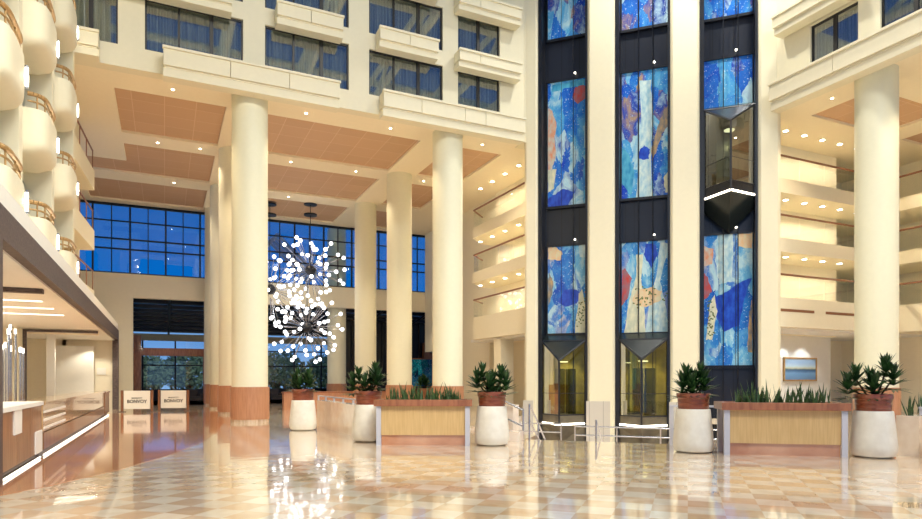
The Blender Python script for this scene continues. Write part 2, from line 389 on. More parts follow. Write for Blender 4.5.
# lift tower (local frame: x = s, y = t)
tw_rot = -PI/4
def tbox(mb, s0,s1,t0,t1,z0,z1):
    return mb.prism([st(s0,t0),st(s1,t0),st(s1,t1),st(s0,t1)], z0, z1)
PIL = [(-7.4,-6.72,'beside the left wing'),(-4.4,-3.13,'between the first and second lift shafts'),(-.75,.5,'between the second and third lift shafts'),(2.81,3.69,'between the third shaft and the right wing')]
for k,(a,b,_) in enumerate(PIL):
    m = MB(); c=.12
    for z0,z1 in ((-1.3,23.5),):
        m.prism([st(a,29.5+c),st(a+c,29.5),st(b-c,29.5),st(b,29.5+c),st(b,31),st(a,31)], z0, z1)
    struct(m.build('wall_pier', M['facade']))
    m = MB(); tbox(m,a-.03,b-.22,29.44,29.7,-1.3,.72); struct(m.build('trim_%d'%(k+1), M['greymarble']))
sb = MB(); tbox(sb,-6.75,2.85,30.35,30.6,-1.3,23.5)
struct(sb.build('wall_lift_shaft', M['shaft']))
BAYS = [(-6.72,-4.4),(-3.13,-.75),(.5,2.81)]
for k,(a,b) in enumerate(BAYS):
    m = MB()
    tbox(m,a,a+.17,29.56,30.35,-1.3,23.5); tbox(m,b-.1,b,29.56,30.35,-1.3,23.5)
    struct(m.build('trim_%d'%(5+k), M['dark']))
# side walls joining tower and wings
struct(MB().prism([(15.6,26.1),(16.3,25.6),(16.35,26.9),(15.6,26.9)], 13.11, 23.5).build('wall_return', M['facade']))

# murals
B1=[(.2,(14,50,170)),(.36,(30,110,215)),(.5,(60,160,225)),(.58,(170,215,235)),(.64,(40,90,200)),(.75,(215,180,150)),(.85,(225,120,90))]
B2=[(.2,(20,60,190)),(.38,(40,120,215)),(.5,(90,175,225)),(.6,(190,225,235)),(.72,(30,70,180)),(.82,(190,160,110))]
B3=[(.2,(30,90,195)),(.34,(60,140,215)),(.42,(150,205,225)),(.5,(225,238,225)),(.57,(90,150,215)),(.64,(225,235,215)),(.74,(230,190,140)),(.86,(190,70,60))]
B5=[(.2,(30,80,185)),(.36,(50,130,210)),(.48,(110,180,220)),(.58,(190,222,228)),(.68,(60,120,205)),(.82,(200,200,200))]
B4=[(.2,(0,40,70)),(.4,(0,110,130)),(.5,(40,190,200)),(.62,(0,60,110)),(.8,(60,150,190))]
MUR = [(-6.4,-4.42,10.1,16.1,B2,'middle mural in the left lift shaft, blue with peach left edge'),
       (-6.4,-4.42,3.95,8.15,B5,'lowest mural in the left lift shaft, above the parked lift'),
       (-6.4,-4.42,18.2,23,B2,'topmost mural in the left lift shaft, cut by the frame'),
       (-2.9,-.74,10.15,16.0,B2,'middle mural in the centre lift shaft, blue with an ochre curve'),
       (-2.9,-.74,3.9,8.1,B5,'lowest mural in the centre lift shaft, pale figure-like shapes'),
       (-2.9,-.74,18.0,23,B2,'topmost mural in the centre lift shaft, cut by the frame'),
       (.62,2.66,10.3,15.95,B2,'blue mural in the right lift shaft above the raised lift'),
       (.62,2.66,2.35,8.15,B5,'tall mural in the right lift shaft below the raised lift'),
       (.62,2.66,17.8,23,B2,'topmost mural in the right lift shaft, cut by the frame')]
PAINT={n:mat('paint_'+n,lin(*c),.3,nz=lin(*d),scale=3,stretch=(2,1,1)) for n,c,d in (('peach',(226,150,110),(205,205,190)),('pale',(215,232,228),(150,195,215)),('ochre',(196,164,118),(110,120,130)),('navy',(22,52,170),(40,90,205)),('red',(200,70,60),(150,110,120)),('cream',(232,228,196),(200,205,180)),('green',(74,120,70),(120,110,50)),('orange',(232,190,140),(225,215,180)),('teal',(40,140,190),(90,180,210)))}
def wob(pts,rn,n=5,am=.012):
    out=[]
    for p,q in zip(pts,pts[1:]+pts[:1]):
        for k in range(n):
            t=k/n; out.append((min(max(p[0]+(q[0]-p[0])*t+rn.uniform(-am,am),0.0),1.0),min(max(p[1]+(q[1]-p[1])*t+rn.uniform(-am,am)*.5,0.0),1.0)))
    return out
SH={0:[('peach',[(0,.28),(.1,.3),(.2,.42),(.16,.55),(.22,.66),(.1,.78),(0,.8)]),('cream',[(0,.12),(.14,.14),(.2,.3),(0,.3)]),('navy',[(0,.0),(.5,0),(.66,.1),(.4,.14),(.12,.09),(0,.07)]),('red',[(.6,.86),(.72,.8),(.92,.84),(.95,.93),(.8,.95),(.66,.93)]),('pale',[(.88,.45),(1,.4),(1,.76),(.92,.72)]),('teal',[(.1,.93),(.9,.95),(.9,.99),(.1,.98)])],
 1:[('orange',[(0,.86),(.3,.84),(.36,.93),(.2,1),(0,1)]),('navy',[(.25,.36),(.4,.5),(.7,.5),(.85,.42),(.7,.34),(.45,.3)]),('cream',[(.66,0),(.76,.45),(.84,.5),(1,.1),(1,0)]),('pale',[(.78,.86),(1,.85),(1,1),(.76,1)]),('red',[(.9,.45),(1,.43),(1,.56),(.94,.52)]),('ochre',[(0,.3),(.1,.45),(.14,.6),(.04,.7),(0,.6)])],
 3:[('pale',[(.3,.0),(.62,.0),(.6,.35),(.64,.6),(.6,.92),(.36,.92),(.4,.6),(.34,.3)]),('navy',[(.36,.3),(.56,.3),(.58,.37),(.46,.41),(.34,.36)]),('ochre',[(.62,.28),(.7,.34),(.84,.5),(1,.56),(1,.72),(.86,.66),(.7,.5),(.6,.36)]),('cream',[(.9,.02),(1,.02),(1,.2),(.86,.14)]),('teal',[(0,.42),(.14,.36),(.26,.2),(.2,.02),(0,.12)])],
 4:[('cream',[(.05,0),(.5,0),(.46,.3),(.4,.6),(.44,.86),(.3,.86),(.3,.62),(.16,.36)]),('pale',[(.5,0),(.98,0),(.9,.3),(.8,.55),(.96,.96),(.8,.98),(.7,.6),(.56,.34)]),('orange',[(.2,.36),(.3,.46),(.6,.5),(.82,.44),(.8,.34),(.5,.28),(.3,.3)]),('red',[(0,.3),(.14,.4),(.2,.6),(.06,.72),(0,.7)]),('navy',[(.46,.86),(.6,.7),(.74,.84),(.7,.96),(.5,.98)])],
 7:[('navy',[(.22,.52),(.3,.36),(.42,.26),(.74,.3),(.84,.5),(.98,.66),(.7,.62),(.5,.56)]),('red',[(0,.5),(.1,.52),(.2,.58),(.1,.68),(0,.72)]),('cream',[(.08,.2),(.2,.2),(.3,.42),(.24,.54),(.14,.46)]),('pale',[(.34,.62),(.6,.64),(.62,1),(.3,1),(.26,.8)]),('orange',[(.72,.9),(1,.88),(1,1),(.7,1)]),('peach',[(0,.76),(.2,.78),(.22,.9),(0,.92)]),('ochre',[(.9,.1),(1,.1),(1,.5),(.94,.4)])]}
for i,(a,b,z0,z1,stops,lab) in enumerate(MUR):
    o = thing('glass_mural', 'abstract '+lab, 'mural', (*st((a+b)/2,30.3),z0), tw_rot, 'abstract blue murals on the lift shafts')
    h=(b-a)/2; H=z1-z0; mm = mural_material(i,stops,[1.1,1.2,1,1.1,1.2,1,1,1.1,.9][i],i*2.37+1)
    MB().box(-h,h,-.05,.0,0,H).build('painted_panel', mm, o)
    rn=random.Random(i)
    for q,(pn,pts) in enumerate(SH.get(i,[])):
        m=MB(); zf=-.0505-.0004*q; m.face([(-h+2*h*u,zf,H*v) for u,v in wob(pts,rn)]); m.build('painted_shape',PAINT[pn],o)
    if i in (1,4,7):
        m=MB()
        for q in range(34):
            cu,cv={1:(rn.uniform(.7,.95),rn.uniform(.05,.4)),4:(rn.gauss(.52,.17),rn.gauss(.4,.05)),7:(rn.uniform(.1,.25),rn.uniform(.22,.5))}[i]; cu=min(max(cu,.05),.93)
            an=rn.uniform(0,PI); w_=.035*h; p=[(math.cos(an)*w_*1.7,math.sin(an)*w_*1.7),(-math.sin(an)*w_,math.cos(an)*w_)]
            cx,cz=-h+2*h*cu,H*cv; m.face([(cx+p[0][0],-.0535,cz+p[0][1]),(cx+p[1][0],-.0535,cz+p[1][1]),(cx-p[0][0],-.0535,cz-p[0][1]),(cx-p[1][0],-.0535,cz-p[1][1])])
        tag(m.build('leaf_flecks',PAINT['green'],o),kind='stuff')
    fr=MB(); fr.box(-h-.06,h+.06,-.12,.03,H,H+.1).box(-h-.06,h+.06,-.12,.03,-.12,0).box(-h-.05,-h,-.09,.03,0,H).box(h,h+.05,-.09,.03,0,H)
    fr.build('panel_frame', M['dark'], o)
    sm=MB(); 
    for u in (-.33,.33): sm.box(u*h*2*.5-.008,u*h*2*.5+.008,-.06,-.05,0,H)
    sm.build('joint', M['dark'], o)
    MB().lathe([(.05,0),(.05,.05)],h*.35,-.2,12).box(h*.35-.015,h*.35+.015,-.2,-.0,.05,.08).build('picture_light', M['sconce'], o).location.z = H+.22
# glass guide rails of the lifts
for k,(a,b) in enumerate(BAYS):
    for u in (.42,.68) if k else (.68,):
        s_=a+(b-a)*u; m=MB(); x,y=st(s_,30.08)
        m.tube((x,y,-1.3),(x,y,23.5),.022,6)
        tag(m.build('guide_rail', M['dark']), ['thin vertical cable guide in the left lift shaft','thin vertical cable guide in the centre lift shaft','thin vertical cable guide in the right lift shaft'][k],'rail','lift guide rails')

# lift cabs
def cab(bay, zb, label, lit):
    a,b = BAYS[bay]; a+=.18; b-=.11; c=(a+b)/2; hw=(b-a)/2
    o = thing('glass_lift', label, 'lift', (*st(c,29.5),zb), tw_rot, 'glass lifts with V-shaped fronts')
    tip=-.95; H=3.45; hd=2.5+.0; e=.12
    # glass faces
    for sgn in (-1,1):
        g=MB(); g.face([(sgn*hw,e,.0),(0,tip,.0),(0,tip,hd),(sgn*hw,e,H)])
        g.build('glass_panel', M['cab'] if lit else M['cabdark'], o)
    f=MB()
    for s_ in (-hw,hw): f.tube((s_,e,-.35),(s_,e,H),.04,6)
    f.tube((0,tip,-.35),(0,tip,hd),.045,6); f.tube((-hw,e,H),(0,tip,hd),.045,6).tube((hw,e,H),(0,tip,hd),.045,6)
    f.tube((-hw,e,H),(hw,e,H),.05,6)
    for s_ in (-1,1):
        f.tube((s_*hw,e,0),(0,tip,0),.035,6)
        m0=Vector((s_*hw*.55,e+(tip-e)*.45,0)); f.tube(m0+Vector((0,.02,0)),m0+Vector((0,.02,2.9)),.014,6)
        f.tube((s_*hw*.98,e,1.0),(0,tip+.02,1.0),.02,6)
    f.build('cab_frame', M['dark'], o)
    h=MB(); h.face([(-hw,e,H+.02),(hw,e,H+.02),(0,tip,hd+.02)]); h.face([(-hw,e+.5,H+.3),(hw,e+.5,H+.3),(hw,e,H+.02),(-hw,e,H+.02)])
    h.build('hood', M['hood'], o)
    r=MB(); r.prism([(-hw,.65),(hw,.65),(hw,e),(0,tip+.05),(-hw,e)],-.06,0); r.build('cab_floor', M['cabgrey'], o)
    r=MB(); r.box(-hw,hw,.62,.68,0,H); r.build('rear_wall', M['cabin'] if lit else M['hood'], o)  # yellow in lit cabs, dark in the dim one: light put into colour
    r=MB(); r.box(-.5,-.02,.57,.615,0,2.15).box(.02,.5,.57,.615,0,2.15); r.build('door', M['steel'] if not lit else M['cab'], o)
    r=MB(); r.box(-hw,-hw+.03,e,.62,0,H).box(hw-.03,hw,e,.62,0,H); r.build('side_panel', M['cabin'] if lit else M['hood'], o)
    sk=MB()
    for s_ in (-1,1): sk.face([(s_*hw,e,-.35),(0,tip,-.35),(0,tip,-.0),(s_*hw,e,-.0)])
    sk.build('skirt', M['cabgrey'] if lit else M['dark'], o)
    l=MB()
    for s_ in (-1,1):
        p=Vector((s_*hw*.97,e-.02,-.42)); q=Vector((s_*.04,tip-.02,-.42)); l.tube(p,q,.045,8)
    l.build('strip_light', M['striplow'], o)
    u=MB()
    if bay==2:
        for s_ in (-1,1): u.face([(s_*hw,e,-.36),(0,tip,-.36),(0,.5,-1.9)]); u.face([(s_*hw,e,-.36),(0,.5,-1.9),(s_*hw,.6,-.9)])
    else:
        for s_ in (-1,1): u.face([(s_*hw,e,-.48),(0,tip,-.48),(0,-.1,-1.28),(s_*hw,e+.1,-1.28)])
    u.build('underside', M['hood'] if bay==2 else M['cabgrey'], o)
    g=MB(); g.lathe([(.22,0),(.22,.03)],0,.1,16); gl=g.build('cab_lamp', M['sconce'], o); gl.location.z=2.45
    x,y=st(c,29.0); lamp('SPOT',(x,y,zb+2.25),130 if lit else 6,(1,.86,.5),.05,(*st(c,30.1),zb+.9),125)
    return o
cab(0,.09,'glass lift parked at ground level in the left shaft',True)
cab(1,.09,'glass lift parked at ground level in the centre shaft',True)
cab(2,10.05,'glass lift raised high in the right shaft over its light chevron',False)

# left side: guest room wall with scalloped balconies
struct(MB().box(-4.2,-3.4,5,26.1,4.95,23.5).box(-4.2,-3.4,26.1,32.4,4.95,CZ).build('wall_left', M['facade']))
struct(MB().box(-4.2,-2.44,4,41.5,4.57,4.95).build('trim_8', M['white']))
struct(MB().box(-2.95,-2.40,4,41.5,4.02,4.57).box(-2.75,-2.38,12.1,12.45,0,4.02).box(-2.7,-2.40,41.1,41.5,0,4.02).build('trim_9', M['darkband']))
struct(MB().box(-9.3,-2.6,5,41.5,3.97,4.3).build('ceiling', M['white']))
struct(MB().box(-9.3,-9.0,5,41.5,0,3.97).build('wall_reception', M['yellow']))
struct(MB().box(-9.3,-2.7,41.5,41.8,0,4.57).build('wall_reception_end', M['yellow']))
struct(MB().box(-2.75,-2.45,4,12.1,0,4.02).build('wall_left_near', M['wall']))
struct(MB().box(-9,-2.75,18.6,18.85,3.86,3.97).build('trim_10', M['darkband']))
# partition with pale niche
struct(MB().box(-9,-5.6,33.2,33.4,0,3.97).box(-5.6,-2.75,33.2,33.4,3.75,3.97).build('wall_partition', M['yellow']))
struct(MB().box(-5.62,-5.48,33.1,33.22,0,3.9).box(-5.62,-2.75,33.1,33.2,3.83,3.93).build('trim_11', M['darkband']))
struct(MB().box(-5.3,-4.95,37.0,37.3,0,3.97).build('wall_niche', M['white']))
struct(MB().box(-5.6,-3.6,40.9,41.0,0,3.6).build('wall_niche', M['white']))

def balc(c, z, label, sconce_label, first=False, hw=.95):
    o = thing('scalloped_balcony', label, 'balcony', (-3.4,c,z), 0, 'scalloped cream balconies on the left wall')
    N=18; prof=[]
    def ring(k, s=1.0):
        th = -PI/2 + PI*k/N
        y = math.sin(th); x = math.cos(th)
        y = math.copysign(abs(y)**.5,y); x = abs(x)**.33
        return (.82*x*s, hw*y)
    m=MB()
    lv=[(-.80,.10),(-.76,.6),(-.66,.88),(-.55,.98),(-.45,1.0),(.32,1.0)]
    rows=[[m.bm.verts.new((ring(k,s)[0],ring(k,s)[1]*(.75+.25*s),zz)) for k in range(N+1)] for zz,s in lv]
    inner=[m.bm.verts.new((max(ring(k)[0]-.14,0),ring(k)[1]*.93,.32)) for k in range(N+1)]
    low=[m.bm.verts.new((max(ring(k)[0]-.14,0),ring(k)[1]*.93,.0)) for k in range(N+1)]
    rows += [inner,low]
    for a_,b_ in zip(rows,rows[1:]):
        for k in range(N): m.bm.faces.new((a_[k],a_[k+1],b_[k+1],b_[k]))
    m.bm.faces.new(rows[0]); m.bm.faces.new(low)
    m.build('parapet', M['facade'], o, smooth=True)
    for zz,rr in ((.68,.055),(.5,.025)):
        r=MB(); r.path([(max(ring(k)[0]-.07,0.01),ring(k)[1]*.96,zz) for k in range(1,N)],rr,8)
        r.build('handrail' if rr>.03 else 'lower_rail', M['bronze'], o, smooth=True)
    for k in (3,6,9,12,15): MB().tube((ring(k)[0]-.07,ring(k)[1]*.96,.3),(ring(k)[0]-.07,ring(k)[1]*.96,.66),.02,6).build('rail_post', M['bronze'], o)
    # door behind
    d=MB(); d.box(.0,.03,-1.0,1.0,0.02,1.6); d.build('glazed_door', M['pane'], o)
    sc = thing('wall_sconce', sconce_label, 'sconce', (-2.68,c+1.02,z+.10), 0, 'tube sconces between the scalloped balconies')
    MB().box(-.05,.0,-.06,.06,-.32,.32).build('back_plate', M['facade'], sc)
    MB().lathe([(.035,-.2),(.035,.2)],.05,0,12).build('lamp_tube', M['sconce'], sc)
    for q in (.2,-.24): MB().lathe([(.045,q),(.045,q+.04)],.05,0,12).build('cap', M['steel'], sc)
    lamp('POINT',(-2.48,c+1.02,z+.10),18,(1,.9,.68),.08)
LEV=[5.35,7.98,10.6,13.2,15.8]
names=['lowest','second','third','fourth','top']
for ci,c in enumerate((10.6,14.9,19.2,23.5)):
    col_=['nearest','near','middle','far'][ci]
    struct(MB().box(-3.4,-2.76,c+.97,c+1.35,4.96,23.5).build('trim_%d'%(20+ci), M['facade']))
    for li,z in enumerate(LEV):
        if ci==3 and li>3: continue
        balc(c,z,'cream scalloped balcony with bronze rail, %s column, %s row'%(col_,names[li]),'glowing tube sconce beside the %s balcony of the %s column'%(names[li],col_))
# plain slab balconies further along the left wall
for li,z in enumerate(LEV[:3]):
    o=thing('slab_balcony','plain slab balcony with thin rail beyond the scalloped ones, %s'%names[li],'balcony',(-3.4,29.6,z),0,'plain slab balconies at the end of left wall')
    MB().prism([(0,-2.4),(.35,-2.4),(.62,2.2),(0,2.4)],-.6,.25).build('slab', M['facade'], o)
    r=MB(); r.path([(.30,-2.3,1.1),(.56,2.1,1.1)],.035); r.build('handrail', M['brownrail'], o)
    for q in (0,.33,.66,1): MB().tube((.30+.26*q,-2.3+4.4*q,.25),(.30+.26*q,-2.3+4.4*q,1.1),.02,6).build('rail_post', M['brownrail'], o)

# back window wall
GY=46.2
struct(MB().box(-5.2,22,GY,GY+.5,7.07,8.6).box(-5.2,-1.86,GY,GY+.5,0,7.07).box(2.45,3.6,GY,GY+.5,0,7.07).box(-9,-5.2,GY,GY+.5,0,CZ).box(20.6,22,GY,GY+.5,0,CZ).build('wall_back', M['wall']))
struct(MB().box(-5.2,-5.0,41.5,46.2,0,CZ).box(-5.0,-4.2,32.4,32.6,4.95,CZ).build('wall_left_far', M['wall']))
wo=thing('window_%d'%nw,None,None,kind='structure'); nw+=1
f=MB(); x=-5.2; i=0
while x<20:
    t=.055 if i%2 else .03; f.box(x-t,x+t,GY+.1,GY+.25,8.6,13.1); x+=1.055; i+=1
for z,t in ((8.64,.05),(10.2,.05),(10.85,.05),(12.0,.04),(13.05,.08)): f.box(-5.2,20,GY+.12,GY+.23,z-t,z+t)
f.build('window_frame', M['dark'], wo)
MB().box(-5.2,20,GY+.17,GY+.18,8.6,13.1).build('pane', M['skypane'], wo)
# far conservatory
g0,g1=GY+.5,57
struct(MB().box(-6,24,GY+.5,57,-.2,0).build('floor', M['conc']))
struct(MB().box(-6,24,56.8,57.1,4.9,5.45).build('trim_12', M['tan']))
wo=thing('window_%d'%nw,None,None,kind='structure'); nw+=1
f=MB()
for x in (-4,-1.6,.8,3.2,5.6,8,10.4,12.8,15.2,17.6,20): f.box(x-.06,x+.06,56.8,57,0,4.9)
for z in (.9,2.9,4.2): f.box(-6,24,56.82,56.98,z-.05,z+.05)
f.box(-6,24,56.8,57,0,.85)
f.build('window_frame', M['dark'], wo); MB().box(-6,24,56.9,56.91,.9,4.9).build('pane', M['skypane'], wo)
lv=thing('louvre_canopy','dark slatted canopy roof seen through the openings in the far wall','canopy',(0,0,0))
f=MB()
for k in range(9):
    y=GY+1+k*1.15; z=7.3-k*.2; f.box(-6,24,y-.36,y+.36,z-.12,z+.12)
f.build('slat', M['dark'], lv)
f=MB()
for x in (-3.5,.3,4.1,7.9,11.7,15.5,19.3): f.tube((x,GY+.6,7.2),(x,57,5.45),.09,6)
f.build('rafter', M['dark'], lv)
def portal(x0,x1,label):
    o=thing('copper_portal',label,'portal',(x0,50.5,0),0,'copper framed portals in the far room')
    MB().box(0,.5,-.2,.3,0,4.9).build('post', M['cap'], o)
    MB().box(.5,x1-x0,-.2,.2,3.45,4.0).build('beam', M['cap'], o)
    MB().box(x1-x0,x1-x0+.5,-.2,.3,0,4.0).build('post', M['cap'], o)
portal(-2.0,2.6,'copper-clad portal behind the two white sign boards')
portal(20.2,23.2,'copper-clad portal framing the teal screen between columns')
o=thing('wall_screen','glowing teal screen between two columns, above a potted bush','screen',(19.1,48.4,0))
MB().box(-1.0,1.0,-.02,.06,1.2,3.4).build('display', mural_material(20,B4,1.6,9), o); MB().box(-1.1,1.1,.06,.14,1.1,3.5).box(-1.1,-1.0,-.04,.06,1.1,3.5).box(1.0,1.1,-.04,.06,1.1,3.5).build('bezel', M['cap'], o)
MB().box(-.9,.9,.0,.1,0,1.1).build('stand', M['dark'], o)

# ------------------------------------------------------------------ COLUMNS
def column(x,y,label,base=True,zt=CZ,r=.70):
    o=thing('round_column',label,'column',(x,y,0),0,'round cream columns')
    MB().lathe([(r,1.42 if base else 0),(r,zt)],seg=48).build('shaft', M['column'], o, smooth=True)
    if base:
        MB().lathe([(r+.06,.13),(r+.06,1.42)],seg=48).build('base_cladding', M['woodbase'], o, smooth=True)
        MB().lathe([(r+.04,0),(r+.04,.13)],seg=48).build('plinth_ring', M['frost'], o, smooth=True)
    return o
for x,y,l in [(3.13,26.75,'round cream column with veneer base standing nearest, left of centre'),
    (3.13,33.4,'round cream column directly behind the nearest left column'),
    (3.13,39.95,'round cream column third back in the left row'),
    (3.13,45.4,'round cream column last in the left row by the glass'),
    (11.9,26.75,'round cream column behind the left oak planter, centre of the hall'),
    (11.9,33.4,'round cream column behind and left of the one at the left oak planter'),
    (11.9,39.95,'round cream column just right of the starburst chandelier'),
    (11.9,47.6,'round cream column outside the back glass behind the chandelier'),
    (24.0,14.65,'large round column behind the right-hand white urn'),]:
    column(x,y,l)
column(24,5.9,'round cream column outside the frame on the right')

# ------------------------------------------------------------------ OPEN GALLERIES of both wings
side={1:'left of the lifts',2:'right of the lifts'}
for wg in (1,2):
    aE = 16.35; bE = 33.1 if wg==1 else 35.35
    # corridor walls
    m=MB(); m.wbox(wg,18.4,18.6,26.8,34.1,3.9,CZ); struct(m.build('wall_gallery', M['yellow']))
    if wg==1:
        struct(MB().box(18.6,20.2,34.0,41.2,0,CZ).box(18.6,20.2,41.2,46.2,3.9,CZ).build('wall_gallery_end', M['wall']))
        struct(MB().box(16.5,17.3,30.0,30.8,0,3.95).box(19.0,19.2,27,34,0,3.95).box(17.6,18.6,33.4,34.0,0,3.95).build('wall_below_gallery', M['wall']))
    else:
        m=MB(); m.wbox(2,19.3,19.5,24.9,34.95,0,3.95); struct(m.build('wall_picture', M['white']))
        m=MB(); m.wbox(2,21,21.2,27,44,0,CZ); struct(m.build('wall_gallery_deep', M['yellow']))
        m=MB(); m.wbox(2,1,21,38.4,38.6,0,CZ); struct(m.build('wall_right_wing', M['yellow']))
    m=MB(); m.wbox(wg,aE+.3,21,26.9,44 if wg==2 else 34,3.95,4.1); struct(m.build('ceiling', M['white']))
    for li,z in enumerate(LEV[:3]):
        nm=['lowest','middle','upper'][li]
        o=thing('gallery_balcony','%s gallery balcony with glass guard, %s'%(nm,side[wg]),'balcony',(0,0,z),0,'open gallery balconies beside the lifts')
        fz = -1.3 if li==0 else -.62
        pts=[(aE,26.9),(aE,bE),(aE+1.2,bE+1.2),(22 if wg==2 else 18.4,bE+1.2),(22 if wg==2 else 18.4,26.9)] if wg==1 else [(aE,26.4),(aE,bE),(2,bE),(2,38.4),(21,38.4),(21,26.4)]
        m=MB(); m.prism([wing(wg,*p) for p in pts], fz, 0)
        m.build('slab', M['wall'], o)
        if li==0:
            g=MB(); b=26.9
            while b<bE-1: 
                if wg==2: g.wbox(wg,aE-.012,aE+.01,b,b+2.6,-.62,-.50)
                b+=3.4
            if wg==2: g.build('air_grille', M['brownrail'], o)
            else: g.bm.free()
        # glass guard and rail
        b=26.9; run=[]
        segs=[((aE+.06,26.9),(aE+.06,bE))] + ([((aE+.06,bE),(aE+1.2,bE+1.14))] if wg==1 else [((aE+.0,bE-.06),(2,bE-.06))])
        for (p,q) in segs:
            p=Vector(wing(wg,*p)); q=Vector(wing(wg,*q)); n=max(1,round((q-p).length/1.6)); d=(q-p)/n; nn=Vector((-d.y,d.x)).normalized()*.008
            for k in range(n):
                u=p+d*k+d*.02; v=p+d*(k+1)-d*.02
                MB().prism([tuple(u-nn),tuple(v-nn),tuple(v+nn),tuple(u+nn)],.02,.98).build('glass_panel', M['clear'], o)
            MB().tube((*p,1.03),(*q,1.03),.05,8).build('handrail', M['brownrail'], o)
        # soffit lights of the level above this floor
        zc = LEV[li+1]-.62 if li<2 else CZ
        for k in range(5 if wg==1 else 6):
            b_ = 27.6+1.5*k if wg==1 else 27.3+1.28*k
            x,y = wing(wg,aE+.75,b_)
            d=thing('downlight','small bright downlight in the soffit over the %s gallery %s'%(nm,side[wg]),'downlight',(x,y,zc),0,'downlights over the %s gallery %s'%(nm,side[wg]))
            MB().lathe([(.10,-.02),(.10,-.004)],seg=14).build('lens', M['down'], d)
            MB().lathe([(.14,-.012),(.14,-.001)],seg=14).build('trim_ring', M['white'], d)
            lamp('SPOT',(x,y,zc-.05),165,(1,.85,.64),.05,(x,y,0),150,.3)
    if wg==2:
        for k,b_ in enumerate((28.2,30.2,31.6)):
            x,y=wing(2,18.3,b_+1.0); lamp('SPOT',(x,y,3.8),200,COOL,.05,(x,y+1.0,1.5),90)

for x,y in ((34,16),(36,21),(27,20.5)): lamp('SPOT',(x,y,3.9),260,(1,.88,.66),.06,(x,y,0),130)
for z in (7.1,9.75,12.7): lamp('SPOT',(35,14,z+.2),120,WARM,.05,(35,14,0),130)

# painting
o=thing('framed_painting','framed blue lake landscape painting on the white wall','painting',(29.72,22.02,1.66))
pm = mat('lake_paint', lin(150,180,205), .5); _n=pm.node_tree; _t=_n.nodes.new('ShaderNodeTexCoord'); _s=_n.nodes.new('ShaderNodeSeparateXYZ'); _m=_n.nodes.new('ShaderNodeMath'); _m.operation='MULTIPLY_ADD'; _m.inputs[1].default_value=.12
_q=_n.nodes.new('ShaderNodeTexNoise'); _q.inputs['Scale'].default_value=5; _q.inputs['Detail'].default_value=5; _r=_n.nodes.new('ShaderNodeValToRGB')
_n.links.new(_t.outputs['Object'],_s.inputs[0]); _n.links.new(_q.outputs[0],_m.inputs[0]); _n.links.new(_s.outputs[2],_m.inputs[2]); _n.links.new(_m.outputs[0],_r.inputs[0]); _n.links.new(_r.outputs[0],_n.nodes['Principled BSDF'].inputs['Base Color'])
_c=_r.color_ramp; _c.elements[0].position=.1; _c.elements[0].color=lin(96,140,190); _c.elements[1].position=1.0; _c.elements[1].color=lin(150,180,210)
for _p,_v in ((.45,(120,165,205)),(.58,(60,100,150)),(.66,(90,120,120)),(.72,(200,200,170)),(.8,(180,205,220))): _c.elements.new(_p).color=lin(*_v)
MB().box(-1.18,1.18,-.04,-.01,.06,1.12).build('canvas', pm, o)
MB().box(-1.26,1.26,-.07,0,1.12,1.2).box(-1.26,1.26,-.07,0,-.02,.06).box(-1.26,-1.18,-.07,0,.06,1.12).box(1.18,1.26,-.07,0,.06,1.12).build('picture_frame', M['bronze'], o)

# ceiling beam downlights
for (a,b) in [(.3,27.3),(5.5,27.3),(9.3,27.3),(-.3,33.75),(1.6,33.75),(6,33.75),(9.5,33.75),(3.1,30.2),(3.1,36.5),(.5,40.2),(7,40.2),(14,27.3),(13.5,33.75)]:
    for wg in (1,2):
        if wg==2 and a<3: continue
        x,y=wing(wg,a,b)
        d=thing('downlight','tiny recessed spot in the cream beams between ceiling panels, %s'%('left hall' if wg==1 else 'right wing'),'downlight',(x,y,CZ),0,'recessed spots in the ceiling beams, %s'%('left hall' if wg==1 else 'right wing'))
        MB().lathe([(.05,-.012),(.05,-.001)],seg=12).build('lens', M['down'], d)
        lamp('SPOT',(x,y,CZ-.06),1150,WARM,.04,(x,y,0),104,.5)

# ------------------------------------------------------------------ CHANDELIERS
def chandelier(x,y,z,r,label,seed):
    rnd=random.Random(seed)
    o=thing('starburst_chandelier',label,'chandelier',(x,y,z),rnd.random()*3,'starburst chandeliers with white globe bulbs')
    MB().lathe([(.0,-.34),(.2,-.3),(.36,-.12),(.4,0),(.36,.12),(.2,.3),(.0,.34)],seg=20,cap=False).build('hub', M['dark'], o, smooth=True)
    n=58; arm=None; bulb=None
    for k in range(n):
        zz=1-2*(k+.5)/n; ph=k*2.39996; rr=math.sqrt(1-zz*zz); d=Vector((rr*math.cos(ph),rr*math.sin(ph),zz))
        L=r*rnd.choice((.62,.78,.9,1.0,1.02))
        if arm is None:
            arm=MB().tube((0,0,.3),(0,0,1),.022,5).build('arm', M['steel'], o)
            bulb=MB().ball((0,0,0),.125,12,8).build('globe_bulb', M['bulb'], arm, smooth=True)
            A,B=arm,bulb
        else:
            A=arm.copy(); COL.objects.link(A); B=bulb.copy(); COL.objects.link(B); B.parent=A; A.parent=o
        A.rotation_euler=d.to_track_quat('Z','Y').to_euler(); A.scale=(1,1,L); B.location=(0,0,1); B.scale=(1,1,1/L)
    return o
c1=chandelier(8.6,41.3,8.85,2.25,'starburst chandelier, upper one right of the nearest column',1)
c2=chandelier(8.4,41.4,5.1,2.3,'starburst chandelier hanging lowest, above the urns',2)
c3=chandelier(6.2,42.4,7.6,2.2,'starburst chandelier half hidden behind the nearest column',3)
